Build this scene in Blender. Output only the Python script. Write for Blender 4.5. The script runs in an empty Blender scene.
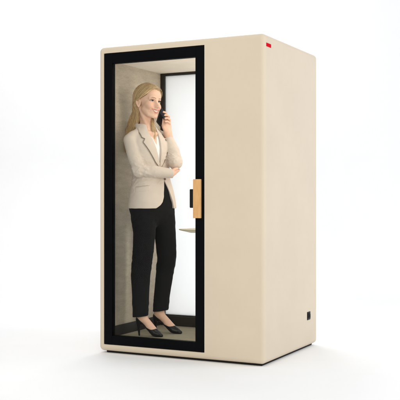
import bpy, bmesh, math, random
import numpy as np
from mathutils import Vector, Matrix

random.seed(7)
RNG = np.random.default_rng(11)
SC = bpy.context.scene
COL = SC.collection
R = math.radians

# ------------------------------------------------------------------ helpers
def link(name, me, mat=None, parent=None, smooth=True, angle=40):
    o = bpy.data.objects.new(name, me)
    COL.objects.link(o)
    if mat is not None and not me.materials:
        me.materials.append(mat)
    if parent is not None:
        o.parent = parent
    if smooth:
        me.shade_smooth()
        me.set_sharp_from_angle(angle=R(angle))
    return o

def mesh_from_bm(name, bm):
    me = bpy.data.meshes.new(name)
    bm.normal_update()
    bm.to_mesh(me)
    bm.free()
    return me

def add_box(bm, x0, x1, y0, y1, z0, z1, bev=0.0, seg=3):
    r = bmesh.ops.create_cube(bm, size=1.0)
    vs = r['verts']
    for v in vs:
        v.co = Vector((x0 + (v.co.x + .5) * (x1 - x0), y0 + (v.co.y + .5) * (y1 - y0), z0 + (v.co.z + .5) * (z1 - z0)))
    if bev > 0:
        es = list({e for v in vs for e in v.link_edges})
        bmesh.ops.bevel(bm, geom=es, offset=bev, offset_type='OFFSET', segments=seg, profile=.5, affect='EDGES', clamp_overlap=True)

def box_obj(name, dims, mat, parent=None, bev=0.0, seg=3):
    bm = bmesh.new()
    for d in (dims if isinstance(dims[0], (tuple, list)) else [dims]):
        add_box(bm, *d, bev=bev, seg=seg)
    return link(name, mesh_from_bm(name, bm), mat, parent)

def weighted(o):
    m = o.modifiers.new('wn', 'WEIGHTED_NORMAL')
    m.keep_sharp = True
    return o

def prism(name, pts, z0, z1, mat, parent=None, bev=0.0, axis='z'):
    """a flat outline extruded into a board"""
    bm = bmesh.new()
    vs = [bm.verts.new((p[0], p[1], z0)) for p in pts]
    f = bm.faces.new(vs)
    r = bmesh.ops.extrude_face_region(bm, geom=[f])
    for v in [g for g in r['geom'] if isinstance(g, bmesh.types.BMVert)]:
        v.co.z = z1
    bmesh.ops.recalc_face_normals(bm, faces=bm.faces)
    if bev:
        es = [e for e in bm.edges if abs(e.verts[0].co.z - e.verts[1].co.z) < 1e-6]
        bmesh.ops.bevel(bm, geom=es, offset=bev, segments=3, profile=.5, affect='EDGES')
    return link(name, mesh_from_bm(name, bm), mat, parent)

# ------------------------------------------------------------------ materials
class NT:
    def __init__(s, name):
        s.m = bpy.data.materials.new(name)
        s.m.use_nodes = True
        s.t = s.m.node_tree
        s.n = s.t.nodes
        s.b = s.n['Principled BSDF']
        s.out = s.n['Material Output']
    def add(s, typ, **kw):
        n = s.n.new(typ)
        for k, v in kw.items():
            setattr(n, k, v)
        return n
    def l(s, a, b):
        s.t.links.new(a, b)
    def coords(s, scale=(1, 1, 1), kind='Object'):
        tc = s.add('ShaderNodeTexCoord')
        mp = s.add('ShaderNodeMapping')
        mp.inputs['Scale'].default_value = scale
        s.l(tc.outputs[kind], mp.inputs['Vector'])
        return mp.outputs['Vector']
    def noise(s, vec, scale, detail=4, rough=.55):
        n = s.add('ShaderNodeTexNoise')
        n.inputs['Scale'].default_value = scale
        n.inputs['Detail'].default_value = detail
        n.inputs['Roughness'].default_value = rough
        s.l(vec, n.inputs['Vector'])
        return n.outputs['Fac']
    def ramp(s, fac, stops):
        r = s.add('ShaderNodeValToRGB')
        e = r.color_ramp.elements
        while len(e) < len(stops):
            e.new(.5)
        for el, (p, c) in zip(e, stops):
            el.position = p
            el.color = (*c, 1)
        s.l(fac, r.inputs['Fac'])
        return r.outputs['Color']
    def bump(s, h, strength, dist, prev=None):
        b = s.add('ShaderNodeBump')
        b.inputs['Strength'].default_value = strength
        b.inputs['Distance'].default_value = dist
        s.l(h, b.inputs['Height'])
        if prev is not None:
            s.l(prev, b.inputs['Normal'])
        return b.outputs['Normal']
    def set(s, **kw):
        for k, v in kw.items():
            i = s.b.inputs[k.replace('_', ' ')]
            i.default_value = (*v, 1) if isinstance(v, tuple) and len(v) == 3 else v
        return s

def sc(c, k):
    return tuple(x * k for x in c)

def m_fabric(name, col, var=.05, rough=.95, fine=900, coarse=9, bumpd=.0006, stretch=(1, 1, 1), sheen=.15, cw=1.0):
    t = NT(name)
    v = t.coords(stretch)
    c = t.noise(v, coarse, 5)
    f = t.noise(v, fine, 2, .6)
    mx = t.add('ShaderNodeMath', operation='MULTIPLY_ADD')
    t.l(f, mx.inputs[0]); mx.inputs[1].default_value = .45
    cm = t.add('ShaderNodeMath', operation='MULTIPLY_ADD'); t.l(c, cm.inputs[0]); cm.inputs[1].default_value = cw; cm.inputs[2].default_value = .5 - .5 * cw
    t.l(cm.outputs[0], mx.inputs[2])
    col_out = t.ramp(mx.outputs[0], [(.35, sc(col, 1 - var)), (1.0, sc(col, 1 + var))])
    t.l(col_out, t.b.inputs['Base Color'])
    t.l(t.bump(f, .6, bumpd), t.b.inputs['Normal'])
    t.set(Roughness=rough, Specular_IOR_Level=.2, Sheen_Weight=sheen, Sheen_Roughness=.5)
    return t.m

M = {}
M['shell'] = m_fabric('beige_felt', (.66, .565, .452), .04, fine=420, coarse=3, bumpd=.0004, sheen=.0)
M['lining'] = m_fabric('grey_beige_felt', (.48, .42, .34), .36, fine=190, coarse=22, bumpd=.0018, stretch=(1, .35, 1.5), sheen=.0, cw=.5)
M['ceiling'] = m_fabric('ceiling_felt', (.86, .79, .69), .06, fine=260, coarse=14, bumpd=.0008, sheen=.0)
M['carpet'] = m_fabric('olive_carpet', (.27, .235, .155), .16, fine=320, coarse=40, bumpd=.003, sheen=.1)

def m_metal_black():
    t = NT('black_powder_coat')
    v = t.coords()
    f = t.noise(v, 700, 2)
    t.l(t.bump(f, .25, .0002), t.b.inputs['Normal'])
    t.set(Base_Color=(.0022, .0026, .0034), Roughness=.55, Specular_IOR_Level=.05)
    return t.m
M['black'] = m_metal_black()
def m_dark_trim():
    t = NT('dark_brown_trim')
    f = t.noise(t.coords(), 30, 3)
    t.l(t.ramp(f, [(.3, (.016, .013, .010)), (.75, (.026, .021, .016))]), t.b.inputs['Base Color'])
    t.set(Roughness=.6, Specular_IOR_Level=.3)
    return t.m
M['trim'] = m_dark_trim()
def m_plastic(name, col, rough=.4, spec=.5):
    t = NT(name)
    f = t.noise(t.coords(), 900, 2)
    t.l(t.bump(f, .12, .0002), t.b.inputs['Normal'])
    t.set(Base_Color=col, Roughness=rough, Specular_IOR_Level=spec)
    return t.m
M['plastic'] = m_plastic('black_plastic', (.005, .005, .005), .5, .2)
M['plinth'] = m_plastic('dark_plinth', (.010, .0095, .009), .7, .2)
M['red'] = m_plastic('red_label', (.60, .002, .012), .8, .05)
M['pale'] = m_plastic('pale_print', (.82, .62, .60), .6, .2)
def m_wood():
    t = NT('light_oak')
    v = t.coords((14, 14, 1.6))
    w = t.noise(v, 9, 6, .6)
    g = t.noise(t.coords((90, 90, 4)), 10, 3)
    mx = t.add('ShaderNodeMath', operation='MULTIPLY_ADD')
    t.l(g, mx.inputs[0]); mx.inputs[1].default_value = .35; t.l(w, mx.inputs[2])
    t.l(t.ramp(mx.outputs[0], [(.4, (.50, .25, .085)), (.62, (.66, .37, .15)), (.9, (.73, .44, .20))]), t.b.inputs['Base Color'])
    t.l(t.bump(g, .2, .0004), t.b.inputs['Normal'])
    t.set(Roughness=.5, Specular_IOR_Level=.35)
    return t.m
M['wood'] = m_wood()
def m_desk():
    t = NT('pale_laminate')
    w = t.noise(t.coords((2, 22, 22)), 6, 5)
    t.l(t.ramp(w, [(.3, (.60, .52, .36)), (.7, (.72, .64, .47))]), t.b.inputs['Base Color'])
    t.set(Roughness=.45, Specular_IOR_Level=.35)
    return t.m
M['desk'] = m_desk()
def m_clear_glass():
    t = NT('clear_glass')
    tr = t.add('ShaderNodeBsdfTransparent'); tr.inputs['Color'].default_value = (.965, .975, .972, 1)
    gl = t.add('ShaderNodeBsdfGlossy'); gl.inputs['Roughness'].default_value = .02
    fr = t.add('ShaderNodeFresnel'); fr.inputs['IOR'].default_value = 1.12
    mx = t.add('ShaderNodeMixShader')
    t.l(fr.outputs[0], mx.inputs[0]); t.l(tr.outputs[0], mx.inputs[1]); t.l(gl.outputs[0], mx.inputs[2])
    t.l(mx.outputs[0], t.out.inputs['Surface'])
    return t.m
M['glass'] = m_clear_glass()
def m_frosted():
    t = NT('frosted_white_glass')
    tl = t.add('ShaderNodeBsdfTranslucent'); tl.inputs['Color'].default_value = (.98, .985, .99, 1)
    df = t.add('ShaderNodeBsdfDiffuse'); df.inputs['Color'].default_value = (.9, .9, .91, 1)
    tp = t.add('ShaderNodeBsdfTransparent')
    m1 = t.add('ShaderNodeMixShader'); m1.inputs[0].default_value = .10
    t.l(tl.outputs[0], m1.inputs[1]); t.l(df.outputs[0], m1.inputs[2])
    t.l(m1.outputs[0], t.out.inputs['Surface'])
    return t.m
M['frosted'] = m_frosted()
def m_studio():
    t = NT('white_studio_paper')
    f = t.noise(t.coords(), 4, 3)
    t.l(t.ramp(f, [(.3, (.905, .91, .925)), (.7, (.915, .92, .935))]), t.b.inputs['Base Color'])
    t.set(Roughness=.8, Specular_IOR_Level=.15)
    return t.m
M['studio'] = m_studio()

# ------------------------------------------------------------------ camera
CAM = Vector((3.479, -5.333, 1.0586))
TH = .46562
cd = bpy.data.cameras.new('camera')
cam = bpy.data.objects.new('camera', cd)
COL.objects.link(cam)
cam.location = CAM
cam.rotation_euler = (R(90), 0, TH)
cd.sensor_width = 36
cd.lens = 898.34 / 400 * 36
cd.clip_end = 200
SC.camera = cam

# ------------------------------------------------------------------ setting: white paper sweep
GZ = -.015
def sweep():
    bm = bmesh.new()
    prof = [(-16, GZ), (3.2, GZ)]
    rr = 1.6
    for i in range(1, 17):
        a = i / 16 * math.pi / 2
        prof.append((3.2 + rr * math.sin(a), GZ + rr - rr * math.cos(a)))
    prof.append((4.8, 9.0))
    rows = []
    for x in (-24, 24):
        rows.append([bm.verts.new((x, y, z)) for y, z in prof])
    for i in range(len(prof) - 1):
        bm.faces.new((rows[0][i], rows[1][i], rows[1][i + 1], rows[0][i + 1]))
    o = link('floor', mesh_from_bm('floor', bm), M['studio'], None, True, 60)
    o.rotation_euler = (0, 0, TH)
    o['kind'] = 'structure'
    o['label'] = 'white seamless studio floor sweeping up into the backdrop'
sweep()

# ------------------------------------------------------------------ phone booth
W, D, H = 1.262, 1.02, 2.132
FL = .085           # carpet level inside
CE = 2.045          # ceiling level inside
XL, XR, YB = .05, 1.205, .80
booth = bpy.data.objects.new('phone_booth', None)
COL.objects.link(booth)
booth['label'] = 'beige felt-covered office phone booth with rounded edges and a black framed glass door'
booth['category'] = 'phone booth'

def shell():
    bm = bmesh.new()
    add_box(bm, 0, W, 0, D, 0, H, bev=.032, seg=8)
    me = mesh_from_bm('shell', bm)
    o = link('shell', me, M['shell'], booth)
    cb = bmesh.new()
    add_box(cb, .044, .832, -.2, .12, .046, 2.087)
    c1 = bpy.data.objects.new('c1', mesh_from_bm('c1', cb)); COL.objects.link(c1)
    cb = bmesh.new()
    add_box(cb, XL - .006, XR + .006, .06, 1.4, FL - .012, CE + .008)
    c2 = bpy.data.objects.new('c2', mesh_from_bm('c2', cb)); COL.objects.link(c2)
    for c in (c1, c2):
        m = o.modifiers.new('b', 'BOOLEAN'); m.operation = 'DIFFERENCE'; m.object = c; m.solver = 'EXACT'
    dg = bpy.context.evaluated_depsgraph_get()
    me2 = bpy.data.meshes.new_from_object(o.evaluated_get(dg), depsgraph=dg)
    o.modifiers.clear()
    o.data = me2
    me2.name = 'shell'
    me2.materials.clear(); me2.materials.append(M['shell'])
    me2.shade_smooth(); me2.set_sharp_from_angle(angle=R(40))
    for c in (c1, c2):
        bpy.data.objects.remove(c)
    weighted(o)
shell()

# plinth (dark recessed base) and lining
box_obj('plinth', (.045, W - .030, .034, D - .035, GZ + .001, .01), M['plinth'], booth, .004)
box_obj('side_lining', (XL - .004, XL, .062, YB + .02, FL, CE), M['lining'], booth)
box_obj('side_lining', (XR, XR + .004, .062, YB + .02, FL, CE), M['lining'], booth)
box_obj('side_lining', (.84, XR - .002, .062, .07, FL, CE), M['lining'], booth)
box_obj('ceiling_panel', (XL - .004, XR + .004, .062, YB + .02, CE, CE + .006), M['ceiling'], booth)
box_obj('carpet', (XL - .004, XR + .004, .05, YB + .02, FL - .010, FL), M['carpet'], booth)
for d in ((XL + .001, XL + .012, .07, YB - .004, FL + .001, FL + .075), (XL + .014, XR - .014, YB - .016, YB - .003, FL + .001, FL + .075),
          (XR - .012, XR - .001, .08, YB - .004, FL + .001, FL + .075)):
    box_obj('skirting', d, M['trim'], booth, .002)

# rear window : frame + frosted pane
def rear_window():
    a = .03
    bm = bmesh.new()
    y0, y1 = YB, YB + .04
    add_box(bm, XL + .001, XL + .036, y0, y1, FL + .001, CE - .001, .002)
    add_box(bm, XR - .035, XR - .001, y0, y1, FL + .001, CE - .001, .002)
    add_box(bm, XL + .037, XR - .036, y0 + .001, y1, CE - .020, CE - .001, .002)
    add_box(bm, XL + .037, XR - .036, y0 + .001, y1, FL + .001, FL + .083, .002)
    o = link('rear_window', mesh_from_bm('rear_window', bm), M['trim'], booth)
    box_obj('glass_pane', (XL + .03, XR - .03, YB + .02, YB + .027, FL + .07, CE - .012), M['frosted'], o)
rear_window()

# glazed door
def door():
    x0, x1, z0, z1 = .048, .828, .050, 2.083
    s = .064
    bm = bmesh.new()
    add_box(bm, x0, x0 + s, -.002, .042, z0, z1, .0025)
    add_box(bm, x1 - s + .001, x1, -.002, .042, z0, z1, .0025)
    add_box(bm, x0 + s - .003, x1 - s + .004, -.001, .041, z1 - .071, z1 - .001, .0025)
    add_box(bm, x0 + s - .003, x1 - s + .004, -.001, .041, z0 + .001, z0 + .062, .0025)
    o = link('door', mesh_from_bm('door', bm), M['black'], booth)
    box_obj('glass_pane', (x0 + s - .01, x1 - s + .01, .012, .018, z0 + .05, z1 - .06), M['glass'], o)
    # oak pull plate on the outside with its black backing, black grip on the inside
    h = box_obj('handle', (.757, .813, -.022, -.0025, .938, 1.197), M['wood'], o, .003)
    h['label'] = 'oak pull plate on the black door stile'
    g = box_obj('handle', (.728, .768, -.016, -.003, 1.006, 1.131), M['plastic'], o, .006, 4)
    g['label'] = 'black grip behind the oak plate'
door()

# curved desk leaf fixed to the right wall
def desk():
    x0, y0, r = .425, .33, .10
    def outline(ins):
        pts = []
        for i in range(15):
            a = R(180 + 90 * i / 14)
            pts.append((x0 + r + (r - ins) * math.cos(a), y0 + r + (r - ins) * math.sin(a)))
        return pts + [(XR - .003, y0 + ins), (XR - .003, YB - .02), (x0 + ins, YB - .02)]
    bm = bmesh.new()
    levels = [(.002, .850), (0, .848), (0, .845), (.006, .841), (.085, .822)]
    rings = [[bm.verts.new((p[0], p[1], z)) for p in outline(ins)] for ins, z in levels]
    n = len(rings[0])
    bm.faces.new(rings[0])
    bm.faces.new(list(reversed(rings[-1])))
    for a, b in zip(rings, rings[1:]):
        for i in range(n):
            bm.faces.new((a[i], b[i], b[(i + 1) % n], a[(i + 1) % n]))
    bmesh.ops.recalc_face_normals(bm, faces=bm.faces)
    link('desk', mesh_from_bm('desk', bm), M['desk'], booth)
desk()

# power inlet and red tab on the side wall
def inlet():
    y0, y1, z0, z1 = .797, .860, .192, .250
    o = box_obj('power_inlet', (W - .002, W + .004, y0, y1, z0, z1), M['plastic'], booth, .002)
    bm = bmesh.new()
    cy, cz = (y0 + y1) / 2, (z0 + z1) / 2
    # raised socket body with two chamfered corners
    pts = [(-.024, -.017), (.024, -.017), (.024, .010), (.016, .018), (-.016, .018), (-.024, .010)]
    for k in (0, 1):
        vs = [bm.verts.new((W + .0035 + .0035 * k, cy + p[0], cz + p[1])) for p in pts]
        if k == 0: a = vs
    bm.faces.new(vs)
    for i in range(6):
        bm.faces.new((a[i], a[(i + 1) % 6], vs[(i + 1) % 6], vs[i]))
    bmesh.ops.recalc_face_normals(bm, faces=bm.faces)
    s = link('socket', mesh_from_bm('socket', bm), M['plinth'], o)
    for dy, dz in ((-.011, -.004), (.011, -.004), (0, .006)):
        box_obj('contact_pin', (W + .0068, W + .0082, cy + dy - .002, cy + dy + .002, cz + dz - .005, cz + dz + .005), M['black'], o)
inlet()
def tab():
    o = box_obj('label_tab', (W - .001, W + .0025, .030, .108, 2.050, 2.073), M['red'], booth, .001)
tab()

def m_skin():
    t = NT('skin')
    a = t.add('ShaderNodeAttribute'); a.attribute_name = 'col'
    v = t.coords()
    n = t.noise(v, 60, 4)
    mx = t.add('ShaderNodeMix'); mx.data_type = 'RGBA'; mx.blend_type = 'MULTIPLY'
    mx.inputs['Factor'].default_value = 1
    t.l(a.outputs['Color'], mx.inputs['A'])
    t.l(t.ramp(n, [(.3, (.94, .92, .91)), (.7, (1, 1, 1))]), mx.inputs['B'])
    t.l(mx.outputs['Result'], t.b.inputs['Base Color'])
    t.l(t.bump(t.noise(v, 900, 3), .22, .0006), t.b.inputs['Normal'])
    t.set(Roughness=.50, Specular_IOR_Level=.38, Subsurface_Weight=.08, Subsurface_Scale=.02)
    t.b.inputs['Subsurface Radius'].default_value = (.6, .25, .15)
    return t.m
M['skin'] = m_skin()
def m_wool(name, col, var, sheen=.12, bd=.0008, spec=.2):
    t = NT(name)
    v = t.coords()
    n = t.noise(v, 18, 5)
    wv = t.noise(t.coords((1, 1, .35)), 650, 2)
    w2 = t.noise(t.coords((.35, 1, 1)), 650, 2)
    ad = t.add('ShaderNodeMath', operation='ADD'); t.l(wv, ad.inputs[0]); t.l(w2, ad.inputs[1])
    m2 = t.add('ShaderNodeMath', operation='MULTIPLY_ADD'); t.l(ad.outputs[0], m2.inputs[0]); m2.inputs[1].default_value = .4; t.l(n, m2.inputs[2])
    t.l(t.ramp(m2.outputs[0], [(.55, sc(col, 1 - var)), (1.15, sc(col, 1 + var))]), t.b.inputs['Base Color'])
    t.l(t.bump(ad.outputs[0], .35, bd), t.b.inputs['Normal'])
    t.set(Roughness=.88, Specular_IOR_Level=spec, Sheen_Weight=sheen, Sheen_Roughness=.4)
    return t.m
M['blazer'] = m_wool('beige_wool', (.60, .512, .445), .04)
M['trousers'] = m_wool('black_wool', (.0065, .0065, .0072), .12, .03, .0001, .12)
M['shirt'] = m_wool('white_cotton', (.80, .79, .78), .02, .05)
def m_leather():
    t = NT('black_leather')
    t.l(t.bump(t.noise(t.coords(), 420, 3), .06, .0002), t.b.inputs['Normal'])
    t.set(Base_Color=(.004, .004, .0045), Roughness=.34, Specular_IOR_Level=.28)
    return t.m
M['leather'] = m_leather()
def m_hair():
    t = NT('blonde_hair')
    a = t.add('ShaderNodeAttribute'); a.attribute_name = 'col'
    t.l(a.outputs['Color'], t.b.inputs['Base Color'])
    t.set(Roughness=.42, Specular_IOR_Level=.45, Sheen_Weight=.05)
    return t.m
M['hair'] = m_hair()
def m_eye():
    t = NT('eyeball')
    tc = t.add('ShaderNodeTexCoord'); sp = t.add('ShaderNodeSeparateXYZ'); t.l(tc.outputs['Object'], sp.inputs[0])
    y2 = t.add('ShaderNodeMath', operation='POWER'); t.l(sp.outputs['Y'], y2.inputs[0]); y2.inputs[1].default_value = 2
    z2 = t.add('ShaderNodeMath', operation='POWER'); t.l(sp.outputs['Z'], z2.inputs[0]); z2.inputs[1].default_value = 2
    ad = t.add('ShaderNodeMath', operation='ADD'); t.l(y2.outputs[0], ad.inputs[0]); t.l(z2.outputs[0], ad.inputs[1])
    sq = t.add('ShaderNodeMath', operation='SQRT'); t.l(ad.outputs[0], sq.inputs[0])
    ml = t.add('ShaderNodeMath', operation='MULTIPLY'); t.l(sq.outputs[0], ml.inputs[0]); ml.inputs[1].default_value = 100
    t.l(t.ramp(ml.outputs[0], [(.25, (.006, .006, .008)), (.29, (.05, .07, .08)), (.58, (.07, .10, .115)), (.66, (.02, .03, .04)), (.72, (.74, .70, .68)), (1.0, (.70, .62, .60))]), t.b.inputs['Base Color'])
    t.set(Roughness=.08, Specular_IOR_Level=.5)
    return t.m
M['eye'] = m_eye()
M['teeth'] = m_plastic('teeth_enamel', (.80, .76, .70), .25, .5)
M['lash'] = m_plastic('dark_lash', (.018, .011, .008), .6, .2)
M['phone'] = m_plastic('phone_black', (.004, .004, .005), .3, .25)
M['screen'] = m_plastic('phone_screen', (.003, .003, .004), .25, .15)
M['edge_line'] = m_plastic('taupe_line', (.11, .085, .065), .8, .1)
M['button'] = m_plastic('horn_button', (.16, .12, .09), .4, .4)

# ------------------------------------------------------------------ modelling of soft shapes: blended distance fields turned into meshes
F_PX, D0 = 898.34, 6.47
LAT0 = (150 - 200) / F_PX * D0
CD = Vector((-math.sin(TH), math.cos(TH), 0)); CR = Vector((math.cos(TH), math.sin(TH), 0))
PERSON_LOC = Vector((CAM.x, CAM.y, 0)) + CD * D0 + CR * LAT0 + Vector((0, 0, FL))

def L(px, py, y=0.0):
    """photo measurement + depth (m, + = away) -> metres in the person's own frame (x right, y back, z up, floor = 0)"""
    dep = D0 + y
    return np.array([(px - 200) / F_PX * dep - LAT0, y, CAM.z - FL + (200 - py) / F_PX * dep])

def Zp(py):
    return L(150, py)[2]

def vnoise(p):
    i = np.floor(p).astype(np.int64); f = p - i
    f = f * f * (3 - 2 * f)
    def h(a, b, c):
        n = (a * 73856093) ^ (b * 19349663) ^ (c * 83492791)
        n = (n ^ (n >> 13)) * 1274126177
        return ((n ^ (n >> 16)) & 0xffff) / 65535.0
    x, y, z = i[..., 0], i[..., 1], i[..., 2]
    fx, fy, fz = f[..., 0], f[..., 1], f[..., 2]
    r = 0
    for dx in (0, 1):
        for dy in (0, 1):
            for dz in (0, 1):
                r = r + h(x + dx, y + dy, z + dz) * (fx if dx else 1 - fx) * (fy if dy else 1 - fy) * (fz if dz else 1 - fz)
    return r * 2 - 1

def rcone(a, b, ra, rb):
    a = np.asarray(a, float); b = np.asarray(b, float); ab = b - a; q = max(ab @ ab, 1e-12)
    def f(p):
        t = np.clip(((p - a) @ ab) / q, 0, 1)
        return np.linalg.norm(p - a - t[..., None] * ab, axis=-1) - (ra + (rb - ra) * t)
    return f
def chain(pts, rad):
    fs = [rcone(pts[i], pts[i + 1], rad[i], rad[i + 1]) for i in range(len(pts) - 1)]
    def f(p):
        d = fs[0](p)
        for g in fs[1:]:
            d = np.minimum(d, g(p))
        return d
    return f
def ell(c, r, rot=None):
    c = np.asarray(c, float); r = np.asarray(r, float)
    def f(p):
        q = p - c
        if rot is not None:
            q = q @ rot
        k0 = np.linalg.norm(q / r, axis=-1); k1 = np.linalg.norm(q / (r * r), axis=-1)
        return k0 * (k0 - 1) / np.maximum(k1, 1e-6)
    return f
def smooth_table(x, y, n=160):
    x = np.asarray(x, float); y = np.asarray(y, float)
    m = np.gradient(y, x)
    xs = np.linspace(x[0], x[-1], n); i = np.clip(np.searchsorted(x, xs) - 1, 0, len(x) - 2)
    h = x[i + 1] - x[i]; t = (xs - x[i]) / h
    return xs, (2*t**3 - 3*t**2 + 1) * y[i] + (t**3 - 2*t**2 + t) * h * m[i] + (-2*t**3 + 3*t**2) * y[i + 1] + (t**3 - t**2) * h * m[i + 1]
class Loft:
    """stack of horizontal ellipses: rows of (z, cx, cy, lateral half axis, depth half axis), lateral axis along lat"""
    def __init__(s, rows, lat, grow=0.0, rnd=.01):
        rows = sorted(rows); a = np.array(rows); s.lat = np.array(lat); s.fr = np.array([s.lat[1], -s.lat[0]])
        s.z0, s.z1 = a[0, 0], a[-1, 0]; s.grow = grow; s.rnd = rnd
        s.tab = [smooth_table(a[:, 0], a[:, k]) for k in range(1, 5)]
    def uvw(s, p):
        z = np.clip(p[..., 2], s.z0, s.z1)
        cx, cy, A, B = [np.interp(z, *t) for t in s.tab]
        dx, dy = p[..., 0] - cx, p[..., 1] - cy
        return dx * s.lat[0] + dy * s.lat[1], dx * s.fr[0] + dy * s.fr[1], A, B
    def __call__(s, p):
        u, w, A, B = s.uvw(p)
        A = A + s.grow; B = B + s.grow
        e = 2.35
        k0 = (np.abs(u / A) ** e + np.abs(w / B) ** e) ** (1 / e)
        rr = np.sqrt(u * u + w * w) + 1e-9
        d = (k0 - 1) * rr / np.maximum(k0, 1e-6)
        d = np.where(k0 < .35, -np.minimum(A, B) * .65, d)
        dz = np.maximum(p[..., 2] - s.z1 - s.grow, s.z0 - p[..., 2])
        return np.where(dz > -s.rnd, np.where((d > -s.rnd), np.sqrt(np.maximum(d + s.rnd, 0)**2 + np.maximum(dz + s.rnd, 0)**2) - s.rnd, dz), d)
def smin(a, b, k):
    if k <= 0: return np.minimum(a, b)
    h = np.maximum(k - np.abs(a - b), 0) / k
    return np.minimum(a, b) - h * h * k * .25
def smax(a, b, k):
    return -smin(-a, -b, k)
def poly_sd(pts):
    pts = np.asarray(pts, float)
    def f(u, v):
        d = np.full(u.shape, 1e9); s = np.ones(u.shape)
        n = len(pts)
        for i in range(n):
            a = pts[i]; b = pts[i - 1]
            ex, ey = b - a; wx, wy = u - a[0], v - a[1]
            t = np.clip((wx * ex + wy * ey) / (ex * ex + ey * ey + 1e-12), 0, 1)
            bx, by = wx - ex * t, wy - ey * t
            d = np.minimum(d, bx * bx + by * by)
            c1 = v >= a[1]; c2 = v < b[1]; c3 = ex * wy > ey * wx
            s = np.where((c1 & c2 & c3) | (~c1 & ~c2 & ~c3), -s, s)
        return s * np.sqrt(d)
    return f

class Field:
    def __init__(s):
        s.ops = []; s.frame = None
    def _w(s, f):
        if s.frame is None: return f
        Rm, o, sc_ = s.frame
        return lambda p: f(((p - o) @ Rm) / sc_) * sc_
    def add(s, f, k=.0): s.ops.append(('u', s._w(f), k)); return s
    def cut(s, f, k=.0): s.ops.append(('s', s._w(f), k)); return s
    def clip(s, f, k=.0): s.ops.append(('i', s._w(f), k)); return s
    def mod(s, f): s.ops.append(('m', f, 0)); return s
    def apply(s, d, kind, v, k):
        if kind == 'u': return v if d is None else smin(d, v, k)
        if kind == 's': return smax(d, -v, k)
        return smax(d, v, k)
    def __call__(s, p, mask=None):
        d = np.full(p.shape[:-1], 1.0)
        for i, (kind, f, k) in enumerate(s.ops):
            if mask is not None and not mask[i]: continue
            if kind == 'm': d = d + f(p)
            else: d = s.apply(d, kind, f(p), k)
        return d
    def mesh(s, xs, ys, zs, nb=12):
        xs, ys, zs = (np.asarray(a, float) for a in (xs, ys, zs))
        nx, ny, nz = len(xs), len(ys), len(zs)
        def blk(a):
            st = list(range(0, len(a), nb)); return [(i, min(i + nb, len(a))) for i in st]
        bl = [(a, b, c) for a in blk(xs) for b in blk(ys) for c in blk(zs)]
        cen = np.array([[(xs[a[0]] + xs[a[1] - 1]) / 2, (ys[b[0]] + ys[b[1] - 1]) / 2, (zs[c[0]] + zs[c[1] - 1]) / 2] for a, b, c in bl])
        rad = np.array([math.dist((xs[a[0]], ys[b[0]], zs[c[0]]), (xs[min(a[1], nx - 1)], ys[min(b[1], ny - 1)], zs[min(c[1], nz - 1)])) / 2 for a, b, c in bl])
        vals = [None if o[0] == 'm' else o[1](cen) for o in s.ops]
        d = np.full(len(cen), 1.0)
        for (kind, f, k), v in zip(s.ops, vals):
            if kind != 'm': d = s.apply(d, kind, v, k)
        D = np.ones((nx, ny, nz), np.float32)
        for bi, (a, b, c) in enumerate(bl):
            if abs(d[bi]) > rad[bi] * 1.7 + .012:
                D[a[0]:a[1], b[0]:b[1], c[0]:c[1]] = d[bi]
                continue
            g = np.stack(np.meshgrid(xs[a[0]:a[1]], ys[b[0]:b[1]], zs[c[0]:c[1]], indexing='ij'), -1)
            lim = 3.4 * rad[bi] + .02
            mask = [(o[0] == 'm') or (v[bi] < lim + o[2] if o[0] in 'us' else v[bi] > -lim - o[2]) for o, v in zip(s.ops, vals)]
            D[a[0]:a[1], b[0]:b[1], c[0]:c[1]] = s(g, mask)
        return nets(D, xs, ys, zs)

def nets(D, xs, ys, zs):
    S = D < 0
    n = S[:-1, :-1, :-1].astype(np.int8)
    for dx in (0, 1):
        for dy in (0, 1):
            for dz in (0, 1):
                if dx or dy or dz:
                    n = n + S[dx:dx + n.shape[0], dy:dy + n.shape[1], dz:dz + n.shape[2]]
    act = (n > 0) & (n < 8)
    idx = np.argwhere(act)
    vid = np.full(act.shape, -1, np.int32); vid[act] = np.arange(len(idx))
    acc = np.zeros((len(idx), 3)); cnt = np.zeros(len(idx))
    co = (xs, ys, zs)
    for ax in range(3):
        o1, o2 = [k for k in range(3) if k != ax]
        for s1 in (0, 1):
            for s2 in (0, 1):
                a = idx.copy(); a[:, o1] += s1; a[:, o2] += s2
                b = a.copy(); b[:, ax] += 1
                da = D[tuple(a.T)]; db = D[tuple(b.T)]
                m = (da < 0) != (db < 0)
                t = np.where(m, da / np.where(m, da - db, 1), 0)
                p = np.zeros((len(idx), 3))
                for k in range(3):
                    ca = co[k][a[:, k]]; cb = co[k][b[:, k]]
                    p[:, k] = ca + (cb - ca) * t
                acc[m] += p[m]; cnt[m] += 1
    V = acc / cnt[:, None]
    Q = []
    for ax in range(3):
        sl0 = [slice(None)] * 3; sl1 = [slice(None)] * 3
        sl0[ax] = slice(0, -1); sl1[ax] = slice(1, None)
        e = np.argwhere(S[tuple(sl0)] != S[tuple(sl1)])
        o1, o2 = (ax + 1) % 3, (ax + 2) % 3
        ok = (e[:, o1] > 0) & (e[:, o2] > 0) & (e[:, o1] < S.shape[o1] - 1) & (e[:, o2] < S.shape[o2] - 1)
        e = e[ok]
        c = []
        for d1, d2 in ((-1, -1), (0, -1), (0, 0), (-1, 0)):
            q = e.copy(); q[:, o1] += d1; q[:, o2] += d2
            c.append(vid[tuple(q.T)])
        q = np.stack(c, 1)
        flip = ~S[tuple(e.T)]
        q[flip] = q[flip][:, ::-1]
        Q.append(q)
    return V, np.concatenate(Q)

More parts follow.
